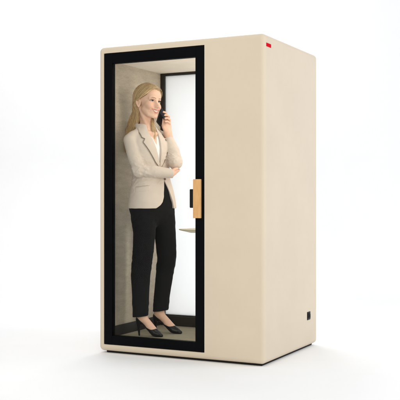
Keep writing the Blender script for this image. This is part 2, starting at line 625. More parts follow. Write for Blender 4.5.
def np_mesh(name, V, Q):
    me = bpy.data.meshes.new(name)
    k = Q.shape[1]
    me.vertices.add(len(V)); me.vertices.foreach_set('co', np.ascontiguousarray(V, np.float32).ravel())
    me.loops.add(Q.size); me.loops.foreach_set('vertex_index', np.ascontiguousarray(Q, np.int32).ravel())
    me.polygons.add(len(Q)); me.polygons.foreach_set('loop_start', np.arange(0, Q.size, k, dtype=np.int32))
    me.update(calc_edges=True)
    me.shade_smooth()
    return me

def relax(V, Q, it=1, lam=.5):
    a = np.concatenate([Q[:, 0], Q[:, 1], Q[:, 2], Q[:, 3]]); b = np.concatenate([Q[:, 1], Q[:, 2], Q[:, 3], Q[:, 0]])
    n = np.bincount(a, minlength=len(V)) + np.bincount(b, minlength=len(V))
    for _ in range(it):
        s = np.stack([np.bincount(a, V[b, k], len(V)) + np.bincount(b, V[a, k], len(V)) for k in range(3)], 1)
        V = V + lam * (s / np.maximum(n, 1)[:, None] - V)
    return V

def color_attr(me, C):
    at = me.color_attributes.new('col', 'FLOAT_COLOR', 'POINT')
    at.data.foreach_set('color', np.concatenate([C, np.ones((len(C), 1))], 1).astype(np.float32).ravel())

def rng_axis(a, b, h):
    return np.arange(a, b + h, h)

# ------------------------------------------------------------------ the woman
person = bpy.data.objects.new('person', None)
COL.objects.link(person)
person.location = PERSON_LOC
person.rotation_euler = (0, 0, TH)
person['label'] = 'smiling woman with long blonde hair in beige blazer and black trousers, phoning inside the booth'
person['category'] = 'person'

# head frame
HS = 1.06
AY, RO = R(45), R(5)
def rot_img(v):
    x, y, z = v
    return np.array([x * math.cos(RO) + z * math.sin(RO), y, -x * math.sin(RO) + z * math.cos(RO)])
HF = rot_img((math.cos(AY), -math.sin(AY), 0)); HL = rot_img((math.sin(AY), math.cos(AY), 0)); HU = rot_img((0, 0, 1))
HR = np.stack([HF, HL, HU], 1)              # head axes (forward, left, up) as columns
HO = L(148.4, 101.6, 0.0)
def hd(p):                                   # head frame -> person frame
    return HO + HR @ (np.asarray(p, float) * HS)
def to_hd(p):
    return ((p - HO) @ HR) / HS

CH = R(50)
LAT = np.array([math.sin(CH), math.cos(CH)]); FRD = np.array([LAT[1], -LAT[0]])
def row(py, px, A, B, y=0.0):
    c = L(px, py, y); return (c[2], c[0], c[1], A, B)
TORSO = [row(212, 152, .186, .140), row(208, 152, .184, .139), row(198, 152, .175, .132), row(190, 151.8, .163, .123), row(176, 151, .141, .107), row(163, 150, .150, .114),
         row(150, 148.6, .160, .119), row(141, 147.6, .150, .104), row(134, 147, .112, .078), row(129, 146.6, .075, .062), row(125, 146.2, .058, .054)]

# joints
N_SH, N_EL, N_WR = L(130.0, 139.5, -.095), L(138.8, 170.3, -.135), L(170.5, 173.4, -.115)
F_SH, F_EL, F_WR = L(163.5, 139.5, .115), L(175.3, 162.3, -.03), L(169.2, 139.0, .03)

# mouth and lip curves in the head frame
EYE = np.array([.0625, .0310, 0.0])
ER = .0122

def almond(sd):
    def f(p):
        l = (p[..., 1] - sd * EYE[1]) / .0148
        q = 1 - l * l
        tilt = .0012 * l * sd
        z = p[..., 2] - EYE[2] - tilt
        d = np.maximum(z - .0047 * q - .0002, -z - .0033 * q)
        d = np.maximum(d, np.abs(l) * .0148 - .0148)
        return np.maximum(d, .060 - p[..., 0])
    return f

def head_core(B):
    B.add(ell((-.014, 0, .032), (.094, .0745, .081)))
    B.add(ell((.024, 0, -.026), (.058, .0570, .074)), .02)
    B.add(ell((.022, 0, -.062), (.050, .0455, .042)), .025)
    B.add(ell((.060, 0, .040), (.024, .046, .035)), .03)
    B.add(chain([(.018, -.0465, -.056), (.050, -.031, -.091), (.070, -.012, -.1015), (.0715, 0, -.102), (.070, .012, -.1015), (.050, .031, -.091), (.018, .0465, -.056)], [.012, .013, .0125, .0125, .0125, .013, .012]), .025)
    B.add(ell((.0775, 0, -.0995), (.0105, .014, .0105)), .014)
    for s in (-1, 1):
        B.add(ell((.050, s * .043, -.028), (.022, .019, .018)), .022)
        B.add(chain([(.0795, s * .012, .0135), (.0775, s * .028, .0185), (.064, s * .045, .0150)], [.006, .0065, .006]), .014)
    for s in (-1, 1):
        B.cut(ell((.085, s * .0315, -.001), (.0170, .0185, .0105)), .013)
    for s in (-1, 1):
        e = EYE * np.array([1, s, 1])
        B.add(lambda p, e=e, s=s: np.maximum(np.linalg.norm(p - e, axis=-1) - (ER + .0019), -almond(s)(p)), .0035)
    # nose
    B.add(chain([(.0735, 0, .010), (.0790, 0, -.010), (.0860, 0, -.030), (.0850, 0, -.040)], [.0078, .0108, .0142, .0115]), .012)
    B.add(chain([(.0790, 0, .010), (.0900, 0, -.010), (.1070, 0, -.0320)], [.0052, .0054, .0066]), .012)
    B.add(ell((.1070, 0, -.0345), (.0085, .0084, .0074)), .009)
    for s in (-1, 1):
        B.add(ell((.0950, s * .0105, -.0390), (.0120, .0054, .0064)), .009)
    B.add(rcone((.104, 0, -.0415), (.092, 0, -.0475), .0045, .004), .007)
    for s in (-1, 1):
        B.cut(ell((.1010, s * .0062, -.0462), (.0055, .0028, .0032)), .003)
    # muzzle, smile cheeks
    B.add(ell((.062, 0, -.063), (.0300, .0340, .0270)), .016)
    for s in (-1, 1):
        B.add(ell((.0645, s * .0370, -.0375), (.0168, .0168, .0160)), .016)
        B.cut(chain([(.0925, s * .0200, -.0410), (.0850, s * .0310, -.0480), (.0750, s * .0385, -.0570), (.0700, s * .0390, -.0650)], [.0012, .0016, .0014, .0008]), .009)

def lip(s, dz, df=0.0):
    l, z = .0305 * s, -.0630 + .0095 * s * s + dz * (1 - s * s)
    return np.array([SURF(l, z) + df, l, z])
_core = Field(); head_core(_core)
def SURF(l, z):
    """how far forward the face surface lies at (left, up)"""
    f = np.arange(.125, .03, -.0004)
    d = _core(np.stack([f, np.full_like(f, l), np.full_like(f, z)], -1))
    return float(f[np.argmax(d < 0)])
SS = np.linspace(-1, 1, 15)
UP = [lip(s, .0050 - .0012 * math.exp(-(s / .15) ** 2), -.0006) for s in SS]; UPR = [.0013 + .0021 * (1 - s * s) for s in SS]
LO = [lip(s, -.0118, -.0012) for s in SS]; LOR = [.0013 + .0030 * (1 - s * s) for s in SS]

def head_ops(B):
    B.frame = (HR, HO, HS)
    head_core(B)
    # mouth
    B.add(chain(UP, UPR), .004)
    B.add(chain(LO, LOR), .0045)
    for k in (0.003, -.003, -.009):
        B.cut(chain([lip(s * .92, -.0034, k) for s in SS], [.0009 + .0040 * (1 - s * s) for s in SS]), .0015)
    B.cut(chain([lip(-1.08, 0, .001), lip(-1.03, 0, .001)], [.0018, .0018]), .005)
    B.cut(rcone((.0845, -.008, -.0850), (.0845, .008, -.0850), .003, .003), .010)
    # ears
    for s in (-1, 1):
        a = R(-26) * s
        rm = np.array([[math.cos(a), -math.sin(a), 0], [math.sin(a), math.cos(a), 0], [0, 0, 1]])
        B.add(ell((-.012, s * .0755, -.020), (.0165, .0058, .0275), rm), .006)
        B.add(chain([(-.002, s * .0735, -.003), (-.008, s * .0790, .006), (-.019, s * .0845, .004), (-.0255, s * .0872, -.008), (-.0225, s * .0852, -.024), (-.013, s * .0790, -.040), (-.007, s * .0755, -.046)], [.0028, .0034, .0037, .0037, .0035, .0040, .0046]), .003)
        B.cut(ell((-.0115, s * .0820, -.0165), (.0090, .0072, .0140), rm), .0025)
    B.frame = None

def finger(B, pts, r0, r1, k=.006):
    pts = [np.asarray(p, float) for p in pts]
    n = len(pts)
    rad = [r0 + (r1 - r0) * i / (n - 1) for i in range(n)]
    rad[1] *= 1.03
    B.add(chain(pts, rad), k)
    return pts[-2], pts[-1], rad[-1]

NAILS = []
def hand_ops(B):
    # left hand: wrist at the cuff, palm rising behind the phone, fingers over its edge
    W_ = F_WR
    B.add(chain([L(171.0, 147, .02), W_, L(168.3, 133.0, .034)], [.030, .0255, .026]), .02)
    B.add(chain([L(167.3, 133.5, .030), L(165.7, 126.5, .030), L(166.2, 120.5, .038)], [.0235, .0210, .0155]), .016)
    B.add(chain([L(168.3, 133.0, .046), L(168.6, 127.0, .050), L(168.6, 121.5, .052)], [.0225, .0205, .0160]), .016)
    fr, tip = .0088, .0069
    for pts in ([L(166.2, 118.6, .044), L(166.9, 114.7, .034), L(165.2, 112.5, .014), L(163.6, 112.0, .000)],
                [L(168.2, 119.6, .048), L(169.0, 116.8, .030), L(167.0, 115.1, .006), L(164.9, 115.2, -.006)],
                [L(169.2, 122.3, .050), L(169.9, 119.9, .030), L(167.7, 118.1, .006), L(165.3, 118.3, -.006)],
                [L(169.2, 125.6, .050), L(169.7, 123.3, .030), L(167.6, 121.4, .010), L(165.4, 121.6, .000)]):
        NAILS.append(finger(B, pts, fr, tip))
    finger(B, [L(166.0, 131.5, .020), L(163.6, 127.4, .016), L(162.3, 123.0, .030), L(162.2, 119.0, .038)], .0125, .0080, .010)
    # right hand: tucked under the left elbow, fingers closing round behind it
    B.add(chain([L(160, 172.8, -.12), N_WR, L(172.8, 172.6, -.100)], [.030, .0245, .022]), .02)
    B.add(chain([L(172.0, 172.4, -.105), L(174.6, 171.8, -.080)], [.0180, .0150]), .012)
    B.add(chain([L(172.2, 173.2, -.085), L(174.6, 173.0, -.055)], [.0180, .0150]), .012)
    for pts in ([L(174.8, 171.2, -.086), L(177.0, 171.0, -.062), L(178.6, 170.6, -.036), L(179.2, 169.6, -.012)],
                [L(174.8, 171.8, -.074), L(176.8, 171.8, -.046), L(178.0, 171.2, -.020), L(178.4, 170.2, .004)],
                [L(174.6, 172.4, -.060), L(176.2, 172.5, -.032), L(177.2, 171.8, -.006), L(177.4, 170.8, .016)],
                [L(174.2, 172.8, -.046), L(175.4, 172.9, -.020), L(176.0, 172.2, .002), L(176.2, 171.2, .020)]):
        finger(B, pts, .0085, .0066)
    finger(B, [L(171.4, 171.4, -.122), L(173.4, 169.9, -.122), L(175.4, 169.0, -.110), L(177.2, 168.6, -.096)], .0105, .0078, .008)

# feet
class Foot:
    def __init__(s, hp, tp, ankle):
        s.h = np.array(hp); d = np.array(tp) - s.h; s.len = math.hypot(*d); s.u = d / s.len; s.v = np.array([-s.u[1], s.u[0]]); s.k = s.len / .200; s.ank = ankle
    shin = np.array([.0, 0, 1.0])
    def P(s, f, l, z):
        q = s.h + s.u * f * s.k + s.v * l
        return np.array([q[0], q[1], z])
    def loc(s, p):
        d = p[..., :2] - s.h
        return (d @ s.u) / s.k, d @ s.v, p[..., 2]
    def pts(s):
        return [s.P(.030, 0, .118), s.P(.060, 0, .113), s.P(.100, 0, .074), s.P(.140, 0, .034), s.P(.172, 0, .020), s.P(.192, 0, .012)], [.029, .029, .0275, .026, .018, .009]
NF = Foot(L(137.3, 335, -.025)[:2], L(161.8, 335, -.095)[:2], L(141.2, 317, -.04))
FF = Foot(L(154.0, 335, .150)[:2], L(181.0, 335, .060)[:2], L(159.4, 314, .13))
def foot_ops(B):
    for f in (NF, FF):
        a = f.P(.036, 0, .165)
        B.add(chain([f.ank + f.shin * .20, f.ank + f.shin * .04, a, f.P(.028, 0, .122)], [.040, .034, .0330, .029]), .02)
        p, r = f.pts()
        B.add(chain([f.P(.042, 0, .150)] + [q + np.array([0, 0, .004]) for q in p[1:]], [.032] + r[1:]), .02)
        for s in (-1, 1):
            B.add(ell(f.P(.036, s * .029, .170), (.012, .010, .012)), .012)
            B.add(chain([f.P(.10, s * .010, .068), f.P(.145, s * .018, .028), f.P(.168, s * .010, .018)], [.020, .0165, .014]), .015)

# legs : hip, thigh, knee, calf, hem
LEGN = ([L(143.6, 207, -.055), L(144.4, 233, -.062), L(142.8, 256, -.055), L(140.6, 275, -.045), L(140.6, 298, -.042), L(140.4, 320, -.04)], [.1010, .0795, .0735, .0695, .0605, .0555])
LEGF = ([L(160.6, 207, .050), L(165.2, 233, .080), L(166.8, 256, .100), L(164.5, 275, .115), L(161.6, 297, .125), L(160.0, 318, .130)], [.0985, .0785, .0705, .0635, .0580, .0545])

def body():
    B = Field()
    for f, lg in ((NF, LEGN), (FF, LEGF)):
        q = lg[0][3] - lg[0][5]; f.shin = q / q[2]
    B.add(Loft([(r[0], r[1], r[2], r[3] - (.022 if r[0] < Zp(156) else 0), r[4] - (.022 if r[0] < Zp(156) else 0)) for r in TORSO], LAT, -.016))
    for p, r in (LEGN, LEGF):
        B.add(chain(p[:5], [x - .020 for x in r[:5]]), .03)
    foot_ops(B)
    B.add(chain([N_SH, N_EL], [.040, .036]), .03); B.add(chain([N_EL, N_WR], [.036, .026]), .015)
    B.add(chain([F_SH, F_EL], [.040, .036]), .03); B.add(chain([F_EL, F_WR], [.036, .026]), .015)
    B.add(chain([hd((-.028, 0, -.030)), L(145.8, 122, .012), L(146.2, 131, .008)], [.047, .0430, .056]), .03)
    for s in (-1, 1):   # neck cords and collar bones
        B.add(chain([hd((-.025, s * .055, -.045)), L(149.2 + s * 1.0, 129.5, -.022 + s * .012)], [.011, .009]), .02)
        c = L(148.6, 133, 0); q = c[:2] + FRD * .062 + LAT * s * .015; q2 = c[:2] + FRD * .046 + LAT * s * .065
        B.add(rcone((q[0], q[1], c[2] - .010), (q2[0], q2[1], c[2] + .0), .008, .007), .035)
    head_ops(B)
    hand_ops(B)
    zs = np.concatenate([np.arange(-.002, .24, .0030), np.arange(.24, 1.10, .008), np.arange(1.10, 1.22, .0026), np.arange(1.22, 1.36, .005), np.arange(1.36, 1.47, .0025), np.arange(1.47, 1.84, .00165)])
    V, Q = B.mesh(rng_axis(-.21, .27, .0019), rng_axis(-.24, .24, .0020), zs)
    V = relax(V, Q, 1, .35)
    me = np_mesh('body', V, Q)
    # skin colour: own pigment of lips, brows, cheeks
    C = np.tile(np.array([.74, .475, .355]), (len(V), 1))
    h = to_hd(V)
    near = (V[:, 2] > 1.45)
    hh = h[near]; Ch = C[near]
    def blend(w, col):
        nonlocal Ch
        Ch = Ch * (1 - w[:, None]) + np.array(col) * w[:, None]
    sm = lambda x, a, b: np.clip((x - a) / (b - a), 0, 1) ** 2 * (3 - 2 * np.clip((x - a) / (b - a), 0, 1))
    dl = np.minimum(chain(UP, UPR)(hh), chain(LO, LOR)(hh))
    for s in (-1, 1):
        w = np.exp(-(((hh[:, 0] - .066) / .03) ** 2 + ((hh[:, 1] - s * .040) / .016) ** 2 + ((hh[:, 2] + .036) / .017) ** 2))
        blend(w * .40, (.68, .27, .19))
    w = np.exp(-(((hh[:, 0] - .108) / .012) ** 2 + (hh[:, 1] / .010) ** 2 + ((hh[:, 2] + .037) / .010) ** 2))
    blend(w * .25, (.68, .27, .19))
    blend((1 - sm(dl, .0002, .0022)) * .80, (.55, .190, .160))
    inn = (chain([lip(q * .92, -.0034, -.007) for q in SS], [.0010 + .0045 * (1 - q * q) for q in SS])(hh) < .0012) & (dl > .0009)
    Ch[inn] = (.16, .035, .03)
    for s in (-1, 1):   # brows, tapering outwards
        bp = [(.084, s * .012, .0172), (.082, s * .024, .0212), (.074, s * .036, .0215), (.062, s * .047, .0160)]
        br = [.0019, .0024, .0018, .0006]
        q = hh.copy(); pts = [np.array(x) for x in bp]
        dmin = np.full(len(q), 1.0)
        for i in range(3):
            a, b = pts[i][1:], pts[i + 1][1:]
            ab = b - a; t = np.clip(((q[:, 1:] - a) @ ab) / (ab @ ab), 0, 1)
            dmin = np.minimum(dmin, np.linalg.norm(q[:, 1:] - a - t[:, None] * ab, axis=1) - (br[i] + (br[i + 1] - br[i]) * t))
        blend((1 - sm(dmin, -.0008, .0012)) * (q[:, 0] > .03) * .80, (.15, .080, .038))
        # lid margin darker with lash roots
        al = almond(s)(q); de = np.abs(np.linalg.norm(q - EYE * np.array([1, s, 1]), axis=1) - (ER + .0019))
        blend((1 - sm(np.abs(al), .0004, .0019)) * (de < .004) * (q[:, 0] > .055) * (q[:, 2] > -.001) * .8, (.08, .04, .028))
    C[near] = Ch
    hands = (V[:, 2] > 1.1) & (V[:, 2] < 1.62) & (V[:, 0] > .09)
    C[hands & ~(h[:, 0] < .11)] *= np.array([1.0, .95, .92])
    color_attr(me, C)
    o = link('body', me, M['skin'], person, False)
    return B

def tube_mesh(name, paths, radii, sides=4, cols=None):
    """many thin tubes as one mesh; paths: (n, m, 3), radii: (n, m)"""
    P = np.asarray(paths, float); n, m, _ = P.shape
    T = np.gradient(P, axis=1); T /= np.linalg.norm(T, axis=2, keepdims=True) + 1e-12
    up = np.zeros_like(T); up[..., 1] = 1; up[..., 0] = .3
    N = np.cross(T, up); N /= np.linalg.norm(N, axis=2, keepdims=True) + 1e-12
    Bn = np.cross(T, N)
    ang = np.arange(sides) / sides * 2 * math.pi
    V = P[:, :, None, :] + radii[:, :, None, None] * (N[:, :, None, :] * np.cos(ang)[None, None, :, None] + Bn[:, :, None, :] * np.sin(ang)[None, None, :, None])
    base = np.arange(n)[:, None, None] * m * sides + np.arange(m - 1)[None, :, None] * sides
    k = np.arange(sides)[None, None, :]; k2 = (k + 1) % sides
    Q = np.stack([base + k, base + k2, base + sides + k2, base + sides + k], -1).reshape(-1, 4)
    me = np_mesh(name, V.reshape(-1, 3), Q)
    if cols is not None:
        color_attr(me, np.repeat(cols.reshape(n * m, 3), sides, axis=0))
    return me

def face_bits():
    for s in (-1, 1):
        bm = bmesh.new()
        bmesh.ops.create_uvsphere(bm, u_segments=32, v_segments=20, radius=ER * HS, matrix=Matrix.Rotation(R(90), 4, 'Y'))
        o = link('eye', mesh_from_bm('eye', bm), M['eye'], person, True, 180)
        o.location = hd(EYE * np.array([1, s, 1]))
        g = HF * 1.0 + HL * .02 - HU * .03
        o.rotation_euler = Vector(g).to_track_quat('X', 'Z').to_euler()
    # upper lashes : a thin dark fringe along each lid
    for s in (-1, 1):
        paths = []; rad = []
        rootl = []
        for q in np.linspace(-.98, .98, 46):
            l = q * .0148; e = EYE * np.array([1, s, 1])
            z = .0047 * (1 - q * q) + .0012 * q * s
            f = math.sqrt(max((ER + .0017) ** 2 - l * l - z * z, 0))
            b = e + np.array([f, l, z]); rootl.append(hd(b))
            out = np.array([.0028, (q * .0028), .0020])
            paths.append([hd(b + out * t + np.array([0, 0, .0012]) * t * t) for t in (-.25, .25, .6, 1.0)]); rad.append([.0006, .0006, .0004, .00015])
        a = tube_mesh('eyelashes', np.array(paths), np.array(rad), 4)
        b = tube_mesh('lashline', np.array([rootl]), np.full((1, len(rootl)), .0007), 6)
        bm = bmesh.new(); bm.from_mesh(a); bm.from_mesh(b)
        link('eyelashes', mesh_from_bm('eyelashes', bm), M['lash'], person, True, 180)
    T = Field(); T.frame = (HR, HO, HS)
    pts = [lip(s, -.0030, -.0070) for s in SS * .93]
    for k in (-.004, 0, .004):
        T.add(chain([p + np.array([0, 0, k]) for p in pts], [.0026] * len(pts)), .002)
    T.frame = None
    a = hd((.08, 0, -.066))
    V, Q = T.mesh(rng_axis(a[0] - .04, a[0] + .04, .0012), rng_axis(a[1] - .045, a[1] + .045, .0012), rng_axis(a[2] - .025, a[2] + .025, .0012))
    link('teeth', np_mesh('teeth', V, Q), M['teeth'], person, False)

# ---- hair
def catmull(P, n):
    P = np.asarray(P, float); P = np.vstack([2 * P[0] - P[1], P, 2 * P[-1] - P[-2]])
    t = np.linspace(0, len(P) - 3 - 1e-6, n); i = t.astype(int); f = (t - i)[:, None]
    a, b, c, d = P[i], P[i + 1], P[i + 2], P[i + 3]
    return .5 * (2 * b + (c - a) * f + (2 * a - 5 * b + 4 * c - d) * f ** 2 + (3 * b - a - 3 * c + d) * f ** 3)

def scalp_push(h, off):
    """keep head-frame points outside the skull by off"""
    c = np.array([-.014, 0, .032]); r = np.array([.094, .0745, .081])
    q = h - c; k = np.linalg.norm(q / r, axis=-1)
    need = 1 + off / .082
    s = np.where((k < need) & (h[..., 2] > -.035), need / np.maximum(k, 1e-6), 1)
    return c + q * s[..., None]

def lerp(a, b, t):
    return np.asarray(a, float) * (1 - t) + np.asarray(b, float) * t

def guide(t, side):
    """t 0 = front hairline, 1 = back of the crown; side -1 = her right (towards the camera)"""
    part = .014
    root = lerp((.074, part, .080), (-.050, part * .3, .112), t)
    root[2] += .012 * math.sin(math.pi * min(t * 1.2, 1))
    if side < 0:
        a = lerp((.062, -.030, .076), (-.075, -.030, .088), t)
        b = lerp((.042, -.062, .044), (-.104, -.040, .035), t)
        c = lerp((-.004, -.0800, .013), (-.112, -.036, -.030), t)
        d = lerp((-.040, -.0800, -.022), (-.108, -.030, -.075), t)
        e = to_hd(L(138.4 - 4.6 * t, 112.5, .000 + .060 * t)); g = to_hd(L(137.6 - 7.6 * t, 121.5, .012 + .065 * t))
        if t < .85:
            i = to_hd(L(132.5 - 6.5 * t, 133.5, .052 + .05 * t)); j = to_hd(L(128.5 - 3.0 * t, 144, .058 + .04 * t)); k = to_hd(L(127.0 - 2.5 * t, 154 - 6 * t, .052 + .04 * t))
        else:
            i = to_hd(L(129.0, 133.5, .105)); j = to_hd(L(126.5, 147, .10)); k = to_hd(L(126, 150, .095))
        return np.array([root, a, b, c, d, e, g, i, j, k])
    a = lerp((.063, .040, .066), (-.075, .030, .088), t)
    b = lerp((.032, .065, .034), (-.104, .040, .035), t)
    c = lerp((.012, .0790, .006), (-.112, .036, -.030), t)
    d = lerp((-.004, .0760, -.045), (-.105, .036, -.075), t)
    if t < .4:
        e = to_hd(L(152.6 - 3 * t, 115.5, .045)); g = to_hd(L(152.8 - 3 * t, 120.5, .005)); i = to_hd(L(153.2 - 3 * t, 126, -.030 + .02 * t)); j = to_hd(L(153.8 - 3 * t, 132, -.050 + .02 * t)); k = to_hd(L(154.8 - 3 * t, 139.5, -.060 + .02 * t))
    else:
        e = to_hd(L(152.4 - 14 * t, 116, .050 + .03 * t)); g = to_hd(L(153.6 - 20 * t, 124, .036 + .07 * t))
        i = to_hd(L(154.0 - 24 * t, 131, .010 + .11 * t)); j = to_hd(L(154.5 - 27 * t, 138 + 8 * t, .005 + .115 * t)); k = to_hd(L(154.8 - 28 * t, 142 + 14 * t, .005 + .11 * t))
    return np.array([root, a, b, c, d, e, g, i, j, k])

def hair_path(t, side, n=40, off=.006):
    h = catmull(guide(t, side), n)
    return scalp_push(h, off)

def hair():
    # under-layer mass
    Hm = Field(); Hm.frame = (HR, HO, HS)
    for side in (-1, 1):
        for t in np.linspace(0, 1, 15):
            h = hair_path(t, side, 26, .0012 + .0022 * min(t / .2, 1))
            n = len(h)
            q = np.linspace(0, 1, n)
            b0 = .0036 + .0026 * min(t / .2, 1)
            r = (b0 + (.0125 - b0) * (lambda x: x * x * (3 - 2 * x))(np.clip((q - .25) / .5, 0, 1))) * np.clip((1.04 - q) / .3, .15, 1) * np.clip(.35 + q * 8, 0, 1)
            if side > 0: r *= .62
            Hm.add(chain(list(h), list(r)), .010)
    Hm.frame = None
    def groove(p):
        return .0022 * vnoise(p * np.array([210, 210, 16])) + .0015 * vnoise(p * np.array([90, 90, 9]) + 7)
    Hm.mod(groove)
    V, Q = Hm.mesh(rng_axis(-.24, .12, .0026), rng_axis(-.14, .19, .0028), rng_axis(1.26, 1.84, .0026))
    V = relax(V, Q, 1, .4)
    me = np_mesh('hair', V, Q)
    k = vnoise(V * np.array([260, 260, 14])) * .5 + .5
    color_attr(me, np.array([.27, .150, .062])[None] * (1 - k[:, None]) + np.array([.66, .465, .245])[None] * k[:, None])
    o = link('hair', me, M['hair'], person, False)
    # strands
    ns, m = 7600, 34
    paths = np.zeros((ns, m, 3)); cols = np.zeros((ns, m, 3)); rad = np.zeros((ns, m))
    G = {s: [hair_path(t, s, m, .005) for t in np.linspace(0, 1, 41)] for s in (-1, 1)}
    for i in range(ns):
        s = -1 if RNG.random() < .72 else 1
        t = RNG.random() ** 1.1
        x = t * 40; a = min(int(x), 39); f = x - a
        if s > 0 and a == 15: f = 0.0
        if s < 0 and a == 33: f = 0.0
        h = G[s][a] * (1 - f) + G[s][a + 1] * f
        j = RNG.normal(0, 1, 3) * np.array([.0035, .0035, .003]) * (1 if s < 0 else .5)
        j2 = RNG.normal(0, 1, 3) * np.array([.012, .012, .006])
        q = np.linspace(0, 1, m)[:, None]
        h = h + j * (.5 + q) + j2 * np.clip(q - .35, 0, 1) ** 1.2
        h = h + .0012 * np.sin(q * RNG.uniform(8, 20) + RNG.uniform(0, 6)) * RNG.normal(0, 1, 3)
        h = scalp_push(h, RNG.uniform(.003, .0135) if t > .06 else RNG.uniform(.001, .008))
        if i % 22 == 0:   # flyaways
            h = h + RNG.normal(0, 1, 3) * .010 * (q ** 1.5) + RNG.normal(0, 1, 3) * .005 * np.sin(q * 9)
        ln = RNG.uniform(.80, 1.0)
        idx = np.linspace(0, (m - 1) * ln, m)
        h = np.stack([np.interp(idx, np.arange(m), h[:, kk]) for kk in range(3)], 1)
        paths[i] = HO + (h * HS) @ HR.T
        tone = np.clip(RNG.normal(.54, .33), 0, 1)
        c = lerp((.30, .170, .070), (.86, .650, .385), tone)
        root = np.clip(1 - q * 5, 0, 1)
        cols[i] = c[None] * (1 - .30 * root)
        rad[i] = RNG.uniform(.0005, .00095) * np.clip((1.02 - q[:, 0]) / .25, .15, 1)
    me = tube_mesh('strands', paths, rad, 3, cols)
    link('strands', me, M['hair'], o, False)

# ---- clothes
def vfront(w, lo=0.0):
    return lo - w

def jacket():
    T = Loft(TORSO, LAT, 0.0, .006)
    zt = [Zp(p) for p in (122, 128, 135, 145, 156, 167, 169)]
    hl = np.interp
    def V_edge(z):  # half opening of the V at height z and its centre
        hw = np.interp(z, [Zp(168), Zp(160), Zp(150), Zp(140), Zp(131), Zp(124)], [-.004, .008, .020, .033, .046, .062])
        return hw
    J = Field()
    EDGE_LINES = []
    J.add(T)
    sl = .0125
    J.add(chain([L(141.5, 131.2, -.03), L(132.5, 136.0, -.085)], [.030, .035]), .03)
    J.add(chain([L(151.5, 131.0, .04), L(161.0, 136.0, .105)], [.034, .038]), .03)
    J.clip(lambda p: Zp(208.3) - p[..., 2] + .03 * (p[..., 0] * 0), .004)
    # opening at the front
    def vcut(p):
        u, w, A, B = T.uvw(p)
        return np.maximum(np.maximum(np.abs(u - .004) - V_edge(p[..., 2]), -w + .01), Zp(168.5) - p[..., 2])
    J.cut(vcut, .004)
    def tailcut(p):
        u, w, A, B = T.uvw(p); z = p[..., 2]
        zz = [Zp(q) for q in (212, 208, 205, 202, 197, 190, 184, 180)]
        a = np.interp(z, zz, [-.085, -.058, -.024, -.004, .010, .020, .028, .036]); b = np.interp(z, zz, [.112, .108, .103, .098, .085, .066, .048, .037])
        return np.maximum(np.maximum(np.maximum(a - u, u - b), -w + .01), z - Zp(180))
    J.cut(tailcut, .006)
    # near front overlaps the far one below the button
    # lapels
    for s in (-1, 1):
        pts = [(-.004, 168.5), (-.036, 163), (-.075, 153), (-.108, 143.5), (-.088, 139.8), (-.103, 138.6), (-.098, 133), (-.080, 127), (-.055, 123), (-.040, 126), (-.040, 135), (-.026, 145), (-.012, 158), (.000, 166)]
        pg = poly_sd([(-s * q[0] + .004 * s * 0, Zp(q[1])) for q in pts])
        def grooved(p, pg=pg):
            u, w, A, B = T.uvw(p)
            e = pg(u, p[..., 2])
            return np.maximum(np.maximum(np.abs(e - .0026) - .0025, -T(p) - .0065), -w)
        J.cut(grooved, .0015)
        def lap(p, pg=pg):
            u, w, A, B = T.uvw(p)
            e = pg(u, p[..., 2])
            return np.maximum(np.maximum(T(p) - .0065, -T(p) - .008), np.maximum(e, -w - .01))
        J.add(lap, .0)
        # thin dark taupe line along the lapel outline
        def on(u, z, off):
            cx, cy, A, B = [np.interp(z, *t) for t in T.tab]
            w = B * max(1 - abs(u / A) ** 2.35, 0.0) ** (1 / 2.35)
            n = np.array([u / A * .8, w / B]); n /= np.linalg.norm(n)
            uu, ww = u + n[0] * off, w + n[1] * off
            return np.array([cx + T.lat[0] * uu + T.fr[0] * ww, cy + T.lat[1] * uu + T.fr[1] * ww, z])
        seq = [(-s * q[0], Zp(q[1])) for q in pts[0:7]]
        path = []
        for a, b in zip(seq, seq[1:]):
            nn = max(2, int(math.hypot(a[0] - b[0], a[1] - b[1]) / .004))
            path += [on(a[0] + (b[0] - a[0]) * k / nn, a[1] + (b[1] - a[1]) * k / nn, .0058) for k in range(nn)]
        EDGE_LINES.append((s, np.array([path])))
    # collar round the back of the neck
    c = L(146.2, 125, .012)
    ring = []
    for a in np.linspace(R(-110), R(110), 15):
        d = -FRD * math.cos(a) * .066 + LAT * math.sin(a) * .066
        ring.append((c[0] + d[0], c[1] + d[1], c[2] + .016 * math.cos(a) - .004))
    J.add(chain(ring, [.0085] * 15), .006)
    for k in (-.010, -.020):
        J.add(chain([(p[0] + (p[0] - c[0]) * .10, p[1] + (p[1] - c[1]) * .10, p[2] + k) for p in ring], [.0085] * 15), .01)
    # welt pocket on the near hip and front darts
    a, b = L(135.6, 187.6, -.1), L(149.8, 185.8, -.1)
    def welt(p, lo=0.0, hi=.010):
        t = np.clip((p[..., 0] - a[0]) / (b[0] - a[0]), -.5, 1.5)
        zc = a[2] + (b[2] - a[2]) * t
        return np.maximum(np.maximum(np.abs(p[..., 0] - (a[0] + b[0]) / 2) - (b[0] - a[0]) / 2, np.abs(p[..., 2] - zc + (lo + hi) / 2) - (hi - lo) / 2), p[..., 1])
    J.cut(lambda p: np.maximum(welt(p, -.0035, .0), -T(p) - .006), .002)
    J.add(lambda p: np.maximum(welt(p, .0, .034), np.maximum(T(p) - .0028, -T(p) - .006)), .001)
    # sleeves
    SN = Field()
    m1 = N_SH * .5 + N_EL * .5 + np.array([-.002, -.004, 0])
    J.add(chain([N_SH + np.array([.002, 0, -.006]), m1, N_EL + np.array([.003, 0, .002])], [.0490, .0490, .0475]), .010)
    m2 = N_EL * .5 + N_WR * .5 + np.array([0, -.004, .002])
    J.add(chain([N_EL, m2, N_WR + (N_WR - m2) * .10], [.0475, .0430, .0320]), .012)
